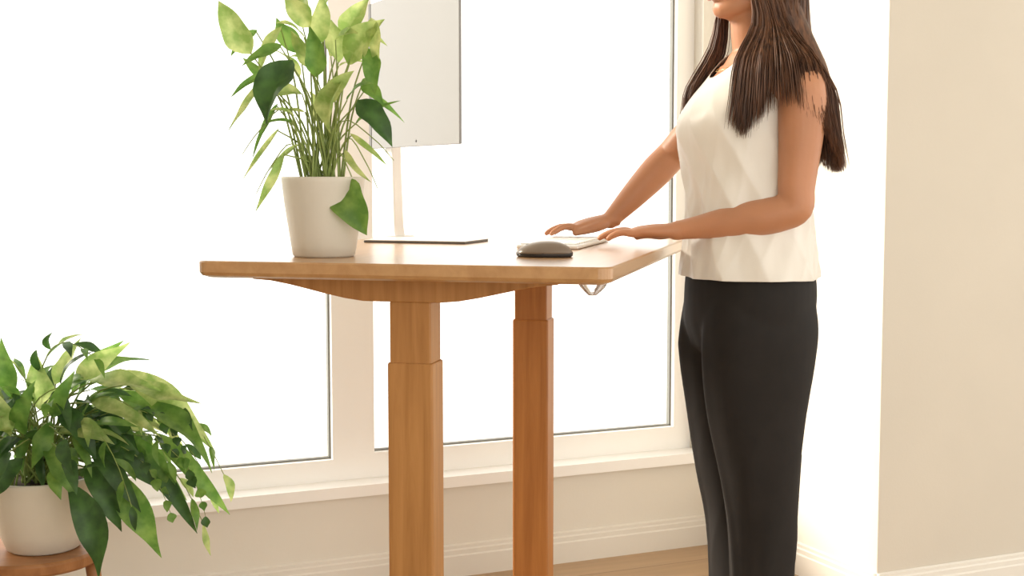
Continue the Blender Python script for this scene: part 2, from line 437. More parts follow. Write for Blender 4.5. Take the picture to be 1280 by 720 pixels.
# ------------------------------------------------------------------ keyboard
KA = 0.156; KB = 0.515
kb = empty('keyboard', D(KA+0.065, KB+0.18, ZT)); info(kb, 'slim white wireless keyboard under the hands on desk', 'keyboard')
bm = bmesh.new()
def K(a, b_, z): return D(KA + a, KB + b_, ZT + z)
bx(bm, K, 0.0, 0.130, 0.0, 0.360, 0.0005, 0.009)
mk('keyboard_case', bm, M['alu'], K(0.065, 0.18, 0), kb, bevel=0.003)
bm = bmesh.new()
for rI in range(5):
    nk = 14
    for c in range(nk):
        if rI == 0 and 4 <= c <= 8: continue
        a0 = 0.008 + rI*0.0235; b0 = 0.008 + c*0.0246
        bx(bm, K, a0, a0+0.020, b0, b0+0.021, 0.009, 0.012)
bx(bm, K, 0.008, 0.028, 0.008+4*0.0246, 0.008+9*0.0246-0.0036, 0.009, 0.012)
mk('keys', bm, M['white'], K(0.065, 0.18, 0.01), kb)

# ------------------------------------------------------------------ mouse
mc = D(0.170, 0.262, ZT); mxd = V((0.98, -0.12, 0)).normalized(); myd = V((0.12, 0.98, 0)).normalized()
mou = empty('computer_mouse', mc); info(mou, 'brown wireless mouse with dark underside on desk', 'mouse')
bm = bmesh.new()
rings = []
for j in range(0, 15):
    t = -1 + 2*j/14; t = max(-0.995, min(0.995, t))
    hw = 0.031*(1-abs(t)**2.6)**0.5; hh = 0.029*(1-abs(t)**2.2)**0.6 * (1+0.12*t)
    ring = []
    for i in range(16):
        an = math.pi*i/15
        ring.append(mc + mxd*(t*0.053) + myd*(hw*math.cos(an)) + Z3*(0.007 + hh*math.sin(an)*0.78))
    rings.append(ring)
loft(bm, rings, 0, True)
mk('mouse_shell', bm, M['taupe'], mc, mou, smooth=True)
bm = bmesh.new()
loft(bm, [ell(mc + Z3*z, mxd, myd, 0.053*s, 0.031*s, 32) for z, s in ((0.0, 0.93), (0.003, 0.99), (0.008, 1.0), (0.0095, 0.97))])
mk('mouse_base', bm, M['dark'], mc, mou, smooth=True)
bm = bmesh.new(); ellipsoid(bm, mc + mxd*-0.030 + Z3*0.0185, mxd, Z3, myd, 0.007, 0.006, 0.003, 16, 8)
mk('scroll_wheel', bm, M['dark'], mc, mou, smooth=True)

# ------------------------------------------------------------------ plants
def leaf(bm, base, tip, width, nrm, sag=0.12, fold=0.25, mi=0, n=12, ripple=0.06, pw=0.72):
    ax = tip-base; L = ax.length; t = ax/L
    side = t.cross(nrm)
    if side.length < 1e-3: side = t.cross(V((0.3, 1, 0.2)))
    side.normalize(); up = side.cross(t)
    ph = random.random()*6
    prev = None
    curl = random.uniform(-0.35, 0.35)
    tw = random.uniform(-0.9, 0.9)
    for i in range(n+1):
        u = i/n
        w = width*0.5*max(0.012, (math.sin(math.pi*min(1, u**pw)))**0.9 * (1.0 - 0.25*u*u))
        c = base + ax*u + up*(sag*L*4*u*(1-u)) + side*(curl*L*u*(1-u))
        sd = (side*math.cos(tw*u) + up*math.sin(tw*u)); uu = (up*math.cos(tw*u) - side*math.sin(tw*u))
        row = []
        for k in (-1, -0.5, 0, 0.5, 1):
            lift = fold*abs(k)*w + ripple*w*math.sin(u*14+ph+k*2)*abs(k)
            row.append(bm.verts.new(c + sd*(k*w*(1+.1*math.sin(u*9+ph*k))) + uu*(lift - (0.05*w if k == 0 else 0))))
        if prev:
            for k in range(4):
                f = bm.faces.new((prev[k], prev[k+1], row[k+1], row[k])); f.material_index = mi
        prev = row

def stem(bm, p0, p1, r0=0.0028, r1=0.0014, bow=0.15):
    mid = p0.lerp(p1, 0.55) + V((0, 0, 1))*((p1-p0).length*bow*0.6) + V((p0.x-p1.x, p0.y-p1.y, 0))*0.12
    tube(bm, [(p0, r0), (mid, (r0+r1)/2), (p1, r1)], 6, 4)

def frond(bms, bml, p0, p1, p2, p3, count, lw, ll, mis, r0=0.0022):
    pts = []
    for k in range(9):
        t = k/8; s = 1-t
        pts.append(p0*s**3 + p1*(3*s*s*t) + p2*(3*s*t*t) + p3*t**3)
    tube(bms, [(p, r0*(1-0.6*k/8)) for k, p in enumerate(pts)], 5, 2)
    for c in range(count):
        t = 0.30 + 0.70*c/(count-1); s = 1-t
        p = p0*s**3 + p1*(3*s*s*t) + p2*(3*s*t*t) + p3*t**3
        dT = ((p1-p0)*(s*s) + (p2-p1)*(2*s*t) + (p3-p2)*(t*t)).normalized()
        sd = dT.cross(Z3)
        if sd.length < .1: sd = V((0, -1, 0))
        sd.normalize()
        sg = 1 if c % 2 else -1
        if c == count-1: sg = 0
        L = ll*random.uniform(.75, 1.15)*(1-0.25*t)
        tipd = (dT*0.8 + sd*sg*0.6 + Z3*random.uniform(-.7, .0)).normalized()
        leaf(bml, p, p+tipd*L, lw*random.uniform(.8, 1.15)*(1-0.2*t), V((random.uniform(-.3, .3), -.6, .8)), .14, .2, random.choice(mis), 9, .06, .82)

# --- desk plant
pc = V((-0.350, 2.53, ZT))
plant = empty('potted_plant', pc); info(plant, 'leafy variegated green plant in pale ceramic pot on desk', 'plant')
bm = bmesh.new()
lathe(bm, pc, [(0.0005, 0), (0.054, 0), (0.0575, 0.004), (0.0605, 0.02), (0.0665, 0.06), (0.0725, 0.10), (0.0765, 0.138), (0.0775, 0.145), (0.0765, 0.148),
               (0.0735, 0.148), (0.0725, 0.144), (0.0705, 0.12), (0.066, 0.10), (0.0005, 0.10)], 56)
mk('plant_pot', bm, M['pot'], pc, plant, smooth=True)
bm = bmesh.new()
lathe(bm, pc, [(0.0005, 0.134), (0.03, 0.136), (0.055, 0.133), (0.0712, 0.130)], 40)
for v in bm.verts: v.co.z += 0.003*noise.noise(v.co*60)
mk('soil', bm, M['soil'], pc, plant, smooth=True)
rim = pc + V((0, 0, 0.148))
LV = [
 (-12.6,22.3,-2, -18.2,31.8,-3, 5.4,0), (-7.6,27.8,2, -11.6,19,0, 2.6,0), (-4.6,21,-5, -8.8,9.0,-8, 7.4,2),
 (-3.7,27.6,0, -1.6,36,1, 4.6,0), (-0.5,24,-2, 0.6,33,-3, 4.0,0), (4.8,20.5,0, 11.8,28.6,-2, 5.8,0),
 (3.3,25.6,3, 8.5,33,3, 4.4,0), (4.3,17.4,-5, 2.6,7.6,-8, 5.6,0), (6.7,14,-2, 13.2,5.4,-4, 5.0,2),
 (-9.4,19.4,0, -16.8,14.4,-1, 1.5,1), (-10,18,-2, -16.8,8,-4, 1.9,0), (5.4,-0.2,-4.5, 8.6,-10.6,-5.8, 7.0,1),
 (-8,13.5,-1, -12.6,3,-3, 1.6,1), (-6.4,4.6,-4, -11.8,-6.5,-5, 1.8,0), (-0.5,18,-4, -1.4,27,-5, 4.2,1),
 (-4.2,23,3, -9.0,29.6,4, 4.2,1), (1.8,13.5,-3, 6.6,19,-6, 3.4,0), (8.5,23.5,-2, 10.2,14.5,-4, 3.6,1),
 (-7,24,-2, -14,20,-4, 2.8,1), (0,31,0, 4.5,36,-1, 4.2,0), (3,21,1,1.5,29,2,3.8,0),(-2,20,2,-6,27,2,3.4,0),
 (9.2,29,-1, 10.5,19,-3, 3.2,0), (-12,27,1,-16.8,22,0, 1.8,1), (-9,16,2,-15,22,2,2.4,1),
 (-1.5,27,-4, -6,32.5,-5, 4.2,0), (6,26,2, 12,24,1, 3.0,0), (7.5,18,0, 11.5,13,-2, 3.0,1),
 (4.5,5,-4, 9.5,-1,-6, 1.4,0), (-4,6,-2,-9.5,1,-3,1.3,0), (5,8,0,12,2,-1,1.2,0), (-5,10,-3,-11,9,-5,1.4,1),
 (6,10,1,14.5,14,0,1.6,1), (-8,9,0,-15,-1,-1,1.2,0), (7,16,2,15,10,2,1.3,1)]
bms = bmesh.new(); bml = bmesh.new()
for (x0, z0, y0, x1, z1, y1, w, mi) in LV:
    b0 = rim + V((x0, y0, z0))*0.01; t0 = rim + V((x1, y1, z1))*0.01
    nrm = V((random.uniform(-.7, .7), -1, random.uniform(0.0, 0.9)))
    leaf(bml, b0, t0, w*0.01, nrm, 0.12, random.uniform(.2, .6), mi, 12, 0.1, 0.8)
    s0 = pc + V((random.uniform(-.028, .028) + x0*0.001, random.uniform(-.025, .025), 0.13))
    stem(bms, s0, b0 + (t0-b0)*0.05, 0.0025, 0.0012)
for i in range(14):
    az = random.uniform(0, 2*math.pi); rr = random.uniform(0.02, 0.07); h = random.uniform(0.10, 0.27)
    b0 = rim + V((rr*math.cos(az), rr*math.sin(az), h))
    L = random.uniform(0.05, 0.08); e = random.uniform(-0.2, 1.2)
    t0 = b0 + V((math.cos(az)*math.cos(e), math.sin(az)*math.cos(e), math.sin(e)))*L
    leaf(bml, b0, t0, random.uniform(0.014, 0.030), V((math.cos(az)*-0.5, -0.5, 0.9)), 0.12, 0.3, random.choice((0, 0, 1)))
    s0 = pc + V((random.uniform(-.035, .035), random.uniform(-.03, .03), 0.13))
    stem(bms, s0, b0, 0.0022, 0.0012)
# thin pale trailing strands
for (xa, za, xb, zb_) in ((-5, 6, -11.5, -3), (5, 7, 10.5, -2), (4, 10, 13.5, 3), (-6, 12, -14, 4), (3, 5, 8, -6)):
    p0 = pc + V((xa*0.003, -0.02, 0.14)); p1 = rim + V((xa, -4, za))*0.01; p2 = rim + V((xb, -5, zb_))*0.01
    tube(bms, [(p0, .0014), (p1, .0012), (p1.lerp(p2, .6) + Z3*0.012, .0011), (p2, .0007)], 5, 4)
mk('stems', bms, M['stem'], rim, plant, smooth=True)
mk('foliage', bml, [M['leafA'], M['leafB'], M['leafC']], rim, plant, smooth=True, recalc=False)

# --- stool and low plant
sc = V((-1.025, 2.85, 0)); ZS = 0.310
stool = empty('wooden_stool', sc); info(stool, 'small round reddish wooden stool holding a potted plant', 'stool')
bm = bmesh.new(); lathe(bm, sc, [(0.0005, ZS-0.030), (0.136, ZS-0.030), (0.143, ZS-0.024), (0.145, ZS-0.006), (0.141, ZS), (0.0005, ZS)], 56)
mk('stool_seat', bm, M['stoolwood'], sc + Z3*ZS, stool, smooth=False, bevel=0.001)
for k in range(4):
    an = math.radians(45 + 90*k - 30)
    d_ = V((math.cos(an), math.sin(an), 0)); bm = bmesh.new()
    tube(bm, [(sc + d_*0.150 + Z3*0.006, 0.012), (sc + d_*0.135 + Z3*0.14, 0.014), (sc + d_*0.122 + Z3*(ZS-0.042), 0.016)], 16, roundcap=False)
    mk('stool_leg', bm, M['stoolwood'], sc + d_*0.15, stool, smooth=True)
pc2 = V((-1.000, 2.85, ZS+0.0005))
plant2 = empty('potted_plant', pc2); info(plant2, 'bushy dark green trailing plant in white pot on stool', 'plant')
bm = bmesh.new()
lathe(bm, pc2, [(0.0005, 0), (0.070, 0), (0.076, 0.004), (0.090, 0.04), (0.103, 0.10), (0.111, 0.143), (0.113, 0.152), (0.112, 0.157), (0.107, 0.157),
                (0.105, 0.150), (0.100, 0.12), (0.0005, 0.12)], 56)
mk('plant_pot', bm, M['potw'], pc2, plant2, smooth=True)
bm = bmesh.new(); lathe(bm, pc2, [(0.0005, 0.143), (0.04, 0.146), (0.1035, 0.140)], 40)
mk('soil', bm, M['soil'], pc2, plant2, smooth=True)
rim2 = V((-1.005, 2.85, 0.458))
LV2 = [
 (9,22,-2, 21.5,30,-5, 4.6,0), (2.5,14,0, 0,27.0,0, 5.6,0), (12,21.5,-3, 28.5,19.5,-6, 5.2,0), (17,23,2, 38,6,-2, 6.2,0),
 (20,17,-4, 38.5,3,-8, 5.4,1), (25,10,0, 41,-7,-3, 4.2,1), (15,13,-6, 28.5,0,-10, 5.8,2), (17,4,-8, 28.5,-14,-11, 6.4,1),
 (10.5,2,-13, 17.0,-17,-16, 6.6,2), (5,10,-10, 12,-1,-14, 5.0,1), (-5,20,-2, -12,29,-4, 4.4,0), 
 (13,15,-5, 24,6,-9, 4.6,2), (7,17,-8, 16,6,-12, 4.8,2), (18,11,-3, 33,-3,-7, 4.8,1), (13,6,-9, 21,-8,-13, 5.6,2),
 (3,20,2, 9,30,2, 3.8,0), (-2,12,-10,-6,22,-12, 4.6,0), (1,7,-12, -5,-1,-14, 4.6,2), (21,21,-2,36,17,-5,4.2,0),
 (6,18,4,17,29,6,4.0,1),(8,18,2,24,25,3,4.2,1),(16,18,3,31,13,5,4.6,1),(0,11,-8,4,23,-12,4.2,1),(22,7,-4,35,-10,-7,4.2,2),
 (14,9,-9,25,-4,-13,4.6,2),(9,13,-9,20,10,-13,4.2,0),(6,14,-9,3,5,-13,4.2,1),(-6,10,-9,-10,0,-12,4.6,2),(13,18,-7,29,11,-11,3.6,0),
 (6,15,-9,12,25,-12,3.8,1),(-3,16,-6,-9,10,-12,4.4,1),(16,2,-6,23,-6,-9,4,1),(-3,18,-5,-5,31,-6,4.2,1)]
bms = bmesh.new(); bml = bmesh.new()
for (x0, z0, y0, x1, z1, y1, w, mi) in LV2:
    b0 = rim2 + V((x0, y0, z0))*0.01; t0 = rim2 + V((x1, y1, z1))*0.01
    leaf(bml, b0, t0, w*0.01, V((random.uniform(-.2, .4), -0.8, random.uniform(0.3, 1.0))), 0.18, 0.28, mi, 14, 0.14, 0.84)
    s0 = pc2 + V((random.uniform(-.04, .04), random.uniform(-.04, .04), 0.143))
    stem(bms, s0, b0 + (t0-b0)*0.05, 0.003, 0.0016, 0.35)
FR = [
 ((8,24,-4), (22,24,-8), (30,6,-10)), ((10,26,0), (30,26,-2), (40,2,-4)), ((6,20,-8), (18,20,-14), (24,-2,-16)),
 ((2,26,-2), (-6,34,-4), (-14,20,-6)), 
 ((-2,22,-6), (-8,24,-14), (-12,4,-16)), ((10,20,4), (26,18,6), (36,-2,2)), ((0,28,0), (4,34,-2), (14,27,-6)),
 ((12,14,-4), (28,14,-6), (36,-8,-6))]
for a_, b_, c_ in FR:
    p0 = pc2 + V((random.uniform(-.04, .04), random.uniform(-.04, .04), 0.143))
    frond(bms, bml, p0, rim2+V((a_[0], a_[2], a_[1]))*.01, rim2+V((b_[0], b_[2], b_[1]))*.01, rim2+V((c_[0], c_[2], c_[1]))*.01, 9, 0.022, 0.085, (0, 1, 1, 2))
# trailing sprigs with small round leaves
for a_, b_, c_ in (((12,20,-6),(30,22,-9),(34,4,-9)), ((14,16,-8),(34,16,-10),(37,-6,-8)), ((10,14,-9),(26,14,-13),(31,-4,-13))):
    p0 = pc2 + V((random.uniform(0, .05), random.uniform(-.05, .0), 0.143))
    frond(bms, bml, p0, rim2+V((a_[0], a_[2], a_[1]))*.01, rim2+V((b_[0], b_[2], b_[1]))*.01, rim2+V((c_[0], c_[2], c_[1]))*.01, 15, 0.028, 0.034, (1, 2, 2), 0.0015)
for i in range(115):
    az = random.uniform(0, 2*math.pi)
    back = max(0, math.sin(az))
    reach = random.uniform(0.02, 0.24)*(1-0.35*back)
    h = 0.215*(1-(reach/0.34)**2)*random.uniform(0.15, 1.0) + 0.01
    b0 = rim2 + V((reach*math.cos(az), reach*math.sin(az), h))
    L = random.uniform(0.07, 0.13); e = random.uniform(-1.1, 1.0) - reach
    t0 = b0 + V((math.cos(az)*math.cos(e), math.sin(az)*math.cos(e), math.sin(e)))*L
    if t0.z < rim2.z - 0.02 and reach < 0.16: continue
    leaf(bml, b0, t0, random.uniform(0.020, 0.038), V((-math.cos(az)*0.1, -0.5, 1.0)), 0.16, 0.25, random.choice((0, 1, 1, 2, 2)), 9, .08, .84)
    if i % 2 == 0:
        s0 = pc2 + V((random.uniform(-.05, .05), random.uniform(-.05, .05), 0.143))
        stem(bms, s0, b0, 0.0024, 0.0012, 0.35)
mk('stems', bms, M['stem'], rim2, plant2, smooth=True)
mk('foliage', bml, [M['leafA'], M['leafB'], M['leafC']], rim2, plant2, smooth=True, recalc=False)

# ------------------------------------------------------------------ person
BO = V((0.505, 2.89, 0)); F = V((-0.980, -0.200, 0)).normalized()
Lf = V((-F.y, F.x, 0))
def B(f, l, z): return BO + F*f + Lf*l + Z3*z
def hr(f, l, z, rf, rl, n=40):
    return ell(B(f, l, z), F, Lf, rf, rl, n)
def rings_h(bm, tab, sub=4, n=40):
    vals = crom(tab, sub)
    rs = [hr(v[1], v[2], v[0], v[3], v[4], n) for v in vals]
    a = vals[0]; z = vals[-1]
    s = 1 if vals[-1][0] > vals[0][0] else -1
    k = min(a[3], a[4])*0.25
    pre = [hr(a[1], a[2], a[0]-s*k, a[3]*0.6, a[4]*0.6, n), hr(a[1], a[2], a[0]-s*k*0.6, a[3]*0.85, a[4]*0.85, n)]
    k = min(z[3], z[4])*0.25
    post = [hr(z[1], z[2], z[0]+s*k*0.6, z[3]*0.85, z[4]*0.85, n), hr(z[1], z[2], z[0]+s*k, z[3]*0.6, z[4]*0.6, n)]
    loft(bm, pre + rs + post)

def hand(bm, w, kn, lat, thumbside, tipz, lens=1.0, lift=0.012):
    d = (kn-w).normalized(); PL = (kn-w).length
    lat = (lat - d*lat.dot(d)).normalized(); up = lat.cross(d)
    if up.z < 0: up = -up
    dh = V((d.x, d.y, 0)).normalized()
    rings = []
    for q, ra, rb, dz in ((-0.25, .020, .0175, 0), (0, .0225, .0165, 0), (0.26, .028, .0155, 0.001), (0.58, .034, .0145, 0.002), (0.88, .0365, .0125, 0.002), (1.04, .033, .0100, 0.001), (1.10, .027, .006, 0)):
        rings.append(ell(w + d*(q*PL) + up*dz, lat, up, ra, rb, 20))
    loft(bm, rings)
    offs = (0.0275, 0.0092, -0.0092, -0.0270); ln = (0.070, 0.079, 0.074, 0.058)
    for k in range(4):
        o_ = offs[k]*thumbside; L = ln[k]*lens
        base = w + d*(PL*0.94 - (0.006 if k == 3 else 0)) + lat*o_
        fan = (dh + lat*o_*1.6).normalized()
        p1 = base + d*0.010
        p2 = base + fan*(L*0.48); p2.z = base.z*0.6 + tipz*0.4 + lift*(1.0 - 0.1*k)
        p3 = base + fan*(L*0.80); p3.z = p2.z*0.40 + tipz*0.60 + 0.002
        p4 = base + fan*(L*0.98); p4.z = tipz
        tube(bm, [(base, .0090), (p1, .0086), (p2, .0078), (p3, .0071), (p4, .0060)], 12, 3)
    tb = w + d*0.018 + lat*(0.018*thumbside) - up*0.004
    t1 = tb + d*0.022 + lat*(0.014*thumbside) - up*0.003
    t2 = tb + d*0.050 + lat*(0.022*thumbside); t2.z = tipz + 0.007
    t3 = tb + d*0.072 + lat*(0.020*thumbside); t3.z = tipz + 0.002
    tube(bm, [(tb, .0125), (t1, .0115), (t2, .0092), (t3, .0075)], 12, 3)

bm = bmesh.new()
rings_h(bm, [(0.80, 0, 0, .100, .132), (0.88, 0, 0, .104, .136), (0.98, 0, 0, .094, .124), (1.04, 0, 0, .088, .116), (1.12, 0.005, 0, .098, .125),
             (1.20, .015, 0, .116, .133), (1.255, .012, 0, .104, .140), (1.30, .002, 0, .082, .133), (1.330, -0.004, 0, .062, .098), (1.355, -0.006, 0, .052, .062)])
tube(bm, [(B(-.014, 0, 1.30), .060), (B(-.010, 0, 1.35), .050), (B(0.0, 0, 1.40), .045), (B(.002, 0, 1.47), .048)], 24)
for sgn in (1, -1):
    tube(bm, [(B(-.012, .03*sgn, 1.352), .034), (B(-.014, .085*sgn, 1.320), .036), (B(-.020, .135*sgn, 1.288), .043)], 16)
    tube(bm, [(B(.056, .012*sgn, 1.318), .010), (B(.043, .06*sgn, 1.327), .009), (B(.008, .12*sgn, 1.322), .010)], 10)
# head, chin slightly lifted
HC = B(-.004, 0, 1.500); ta = math.radians(5)
HF = (F*math.cos(ta) + Z3*math.sin(ta)); HZ = (Z3*math.cos(ta) - F*math.sin(ta))
def HD(f, l, z): return HC + HF*(f+.004) + Lf*l + HZ*(z-1.500)
ellipsoid(bm, HD(-.004, 0, 1.540), HF, Lf, HZ, .094, .074, .092, 32, 20)
ellipsoid(bm, HD(.022, 0, 1.485), HF, Lf, HZ, .066, .057, .062, 28, 18)
tube(bm, [(HD(.030, 0, 1.452), .040), (HD(.062, 0, 1.443), .0215)], 20)
tube(bm, [(HD(.010, .040, 1.462), .020), (HD(.045, .022, 1.448), .020), (HD(.066, 0, 1.440), .018), (HD(.045, -.022, 1.448), .020), (HD(.010, -.040, 1.462), .020)], 14)
tube(bm, [(HD(.078, 0, 1.530), .0085), (HD(.092, 0, 1.508), .0095), (HD(.104, 0, 1.497), .0098)], 14)
for sgn in (1, -1):
    ellipsoid(bm, HD(.094, .009*sgn, 1.494), HF, Lf, HZ, .009, .0075, .0065, 14, 8)
    ellipsoid(bm, HD(.062, .034*sgn, 1.502), HF, Lf, HZ, .023, .020, .019, 16, 10)
    tube(bm, [(HD(.082, .012*sgn, 1.545), .008), (HD(.082, .030*sgn, 1.549), .0085), (HD(.066, .050*sgn, 1.543), .008)], 10)
    ellipsoid(bm, HD(-.004, .076*sgn, 1.512), HF, Lf, HZ, .016, .006, .028, 16, 10)
ellipsoid(bm, HD(.080, 0, 1.470), HF, Lf, HZ, .014, .024, .014, 18, 10)
# near (left) arm
SHn = B(-.046, .152, 1.270)
ELn = V((0.568, 2.732, 1.028)); WRn = V((0.338, 2.805, 0.988)); KNn = V((0.254, 2.830, 0.982))
tube(bm, [(B(-.028, .108, 1.292), .044), (B(-.036, .134, 1.284), .0475), (SHn, .0495), (SHn.lerp(ELn, .28) + V((.003, -.002, 0)), .0465), (SHn.lerp(ELn, .55) + V((.002, 0, 0)), .0415), (SHn.lerp(ELn, .80), .0372), (ELn + V((0.002, 0, 0.010)), .0345),
          (ELn.lerp(WRn, .12) + V((0, 0, .002)), .0365), (ELn.lerp(WRn, .30), .0380), (ELn.lerp(WRn, .55), .0325), (ELn.lerp(WRn, .80), .0245), (ELn.lerp(WRn, .93), .0208), (WRn, .0200)], 24, 5)
hand(bm, WRn, KNn, V((0.28, 0.96, 0)), 1, 0.9710, 1.05, 0.009)
# far (right) arm
SHf = B(-.005, -.156, 1.280)
ELf = V((0.366, 3.135, 1.148)); WRf = V((0.224, 3.108, 1.000)); KNf = V((0.147, 3.098, 0.984))
tube(bm, [(B(-.010, -.130, 1.288), .046), (SHf, .049), (SHf.lerp(ELf, .4), .044), (SHf.lerp(ELf, .8), .038), (ELf, .0360),
          (ELf.lerp(WRf, .25), .0370), (ELf.lerp(WRf, .6), .0305), (ELf.lerp(WRf, .9), .0225), (WRf, .0200)], 24, 5)
hand(bm, WRf, KNf, V((0.08, -0.99, 0)), 1, 0.9710, 0.98, 0.008)
for sgn in (1, -1):
    rings_h(bm, [(0.03, -0.015, .050*sgn, .032, .028), (.10, -.012, .050*sgn, .036, .032), (.24, -.012, .050*sgn, .043, .040), (.36, -.010, .053*sgn, .050, .045),
                 (.46, -.004, .058*sgn, .055, .050), (.60, 0, .062*sgn, .070, .055), (.72, 0, .064*sgn, .086, .062), (.82, 0, .064*sgn, .086, .060)], 3, 28)
    tube(bm, [(B(-.040, .050*sgn, .034), .026), (B(.03, .052*sgn, .034), .028), (B(.105, .058*sgn, .026), .023), (B(.145, .060*sgn, .022), .018)], 16)
bm = remesh(bm, 0.0032, 6, 0.5)
person = mk('person', bm, M['skin'], (BO.x, BO.y, 0), None, smooth=True, recalc=False)
info(person, 'person in white sleeveless blouse and black trousers typing at standing desk', 'person')

bm = bmesh.new()
pts = []
for k in range(25):
    an = math.radians(-100 + 200*k/24); c_ = max(0, math.cos(an))
    pts.append((B(-.008 + .086*c_, .062*math.sin(an), 1.362 - .044*c_), 0.0008))
tube(bm, pts, 6, 1)
mk('necklace', bm, M['chrome'], B(0, 0, 1.3), person, smooth=True)['label'] = 'fine gold chain'

for sgn in (1, -1):
    ec = HD(.0765, .030*sgn, 1.526)
    bm = bmesh.new(); ellipsoid(bm, ec, HF, Lf, HZ, .0105, .0125, .0085, 18, 12)
    for f in bm.faces:
        c = f.calc_center_median() - ec
        if c.dot(HF) > 0.0085: f.material_index = 1
    mk('eye', bm, [M['eye'], M['iris']], ec, person, smooth=True)
bm = bmesh.new()
tube(bm, [(HD(.078, .029, 1.4790), .0016), (HD(.0915, .012, 1.4755), .0034), (HD(.0945, 0, 1.4745), .0036), (HD(.0915, -.012, 1.4755), .0034), (HD(.078, -.029, 1.4790), .0016)], 10)
tube(bm, [(HD(.078, .029, 1.4785), .0016), (HD(.0900, .012, 1.4625), .0038), (HD(.092, 0, 1.4595), .0042), (HD(.0900, -.012, 1.4625), .0038), (HD(.078, -.029, 1.4785), .0016)], 10)
mk('lips', bm, M['lips'], HD(.09, 0, 1.47), person, smooth=True)
bm = bmesh.new()
loft(bm, [[HD(.0915 - 14*(l*l), l, z) for z in (1.4635, 1.475)] + [HD(.086 - 14*(l*l), l, z) for z in (1.475, 1.4635)] for l in (-.020, -.014, -.007, 0, .007, .014, .020)])
mk('teeth', bm, M['teeth'], HD(.09, 0, 1.47), person, smooth=False)

# blouse
bm = bmesh.new()
rings_h(bm, [(0.84, 0, 0, .144, .168), (0.90, 0, 0, .142, .165), (0.97, .002, 0, .134, .156), (1.03, .004, 0, .128, .147), (1.12, .014, 0, .132, .144),
             (1.20, .022, 0, .139, .145), (1.255, .016, 0, .116, .147), (1.30, .000, 0, .094, .143), (1.333, -0.008, 0, .076, .122), (1.358, -0.008, 0, .060, .088)])
for sgn in (1, -1):
    tube(bm, [(B(-.014, .05*sgn, 1.345), .038), (B(-.016, .09*sgn, 1.320), .043), (B(-.024, .120*sgn, 1.300), .047)], 20)
bm = remesh(bm, 0.004, 12, 0.5)
for v in bm.verts:
    p = v.co - BO
    l = p.dot(Lf); f = p.dot(F); z = p.z
    an = math.atan2(l, f)
    amp = 0.0125*max(0.0, min(1, (1.29-z)/0.20))
    rd = 1 - abs(noise.noise(V((an*1.8 + z*6.0, z*2.0, 7.0))))*2.4
    rd2 = 1 - abs(noise.noise(V((an*3.2 - z*7.0, z*3.0, 17.0))))*2.6
    d = noise.noise(V((an*1.8, z*3.0, 3.0)))*0.8 + 0.55*rd + 0.28*rd2
    nrm = V((p.x, p.y, 0)).normalized()
    v.co += nrm*(amp*(d - 0.35))
bm.normal_update()
geom = list(bm.verts)+list(bm.edges)+list(bm.faces)
bmesh.ops.bisect_plane(bm, geom=geom, plane_co=B(0, 0, 0.888), plane_no=V((0, 0, -1)), clear_outer=True)
for v in bm.verts:
    p = v.co - BO
    if v.co.z < 0.93:
        an = math.atan2(p.dot(Lf), p.dot(F))
        v.co.z += (0.93-v.co.z)/0.05*(0.006*noise.noise(V((an*1.2, 0, 2))))
ce = B(.050, 0, 1.390); rf_, rl_, rz_ = .116, .074, .090
dele = []
for v in bm.verts:
    p = v.co - ce
    e = (p.dot(F)/rf_)**2 + (p.dot(Lf)/rl_)**2 + (p.z/rz_)**2
    q = v.co - B(-.02, 0, 0)
    if e < 1 or (v.co.z > 1.34 and math.hypot(q.dot(Lf), q.dot(F)) < 0.072): dele.append(v)
bmesh.ops.delete(bm, geom=dele, context='VERTS')
for v in bm.verts:
    if v.is_boundary and v.co.z > 1.2:
        p = v.co - ce
        q = math.sqrt((p.dot(F)/rf_)**2 + (p.dot(Lf)/rl_)**2 + (p.z/rz_)**2)
        if 1 < q < 1.12: v.co = ce + p/q
bl = mk('blouse', bm, M['blouse'], B(0, 0, 0.884), person, smooth=True, recalc=False)
md = bl.modifiers.new('s', 'SOLIDIFY'); md.thickness = 0.0012; md.offset = -1
bl['label'] = 'loose sleeveless off-white blouse'

# trousers
bm = bmesh.new()
rings_h(bm, [(0.74, 0, 0, .116, .144), (0.79, 0, 0, .132, .154), (0.84, -.002, 0, .137, .158), (0.89, -.002, 0, .134, .155), (0.93, 0, 0, .124, .148), (0.965, 0, 0, .118, .140)])
for sgn in (1, -1):
    fo = -.006*sgn
    rings_h(bm, [(0.055, -0.020+fo, .046*sgn, .072, .058), (.14, -.018+fo, .046*sgn, .070, .058), (.24, -.016+fo, .046*sgn, .069, .058), (.36, -.014+fo, .050*sgn, .076, .060),
                 (.46, -.006+fo, .055*sgn, .087, .065), (.60, .002, .062*sgn, .107, .074), (.70, .002, .067*sgn, .121, .083), (.78, 0, .070*sgn, .125, .086), (.86, 0, .066*sgn, .114, .080)], 4, 40)
bm = remesh(bm, 0.0045, 14, 0.5)
for v in bm.verts:
    p = v.co - BO; l = p.dot(Lf); f = p.dot(F); z = p.z
    sg = 1 if l > 0 else -1
    an = math.atan2(l - 0.065*sg, f)
    fade = max(0, min(1, (0.84-z)/0.1))*min(1, abs(l)/.03)
    rd = 1 - abs(noise.noise(V((an*0.8 - z*2.2, z*1.6, 5.0+sg))))*2.4
    d = 0.7*noise.noise(V((an*1.0 + z*1.0, z*2.0, 2.0+sg))) + 0.7*rd
    crease = 0.8*math.exp(-(an/0.12)**2)
    nrm = V((p.x, p.y, 0)) - Lf*(0.065*sg)
    if nrm.length > 1e-3: v.co += nrm.normalized()*(0.0065*(d+crease-.35)*fade)
geom = list(bm.verts)+list(bm.edges)+list(bm.faces)
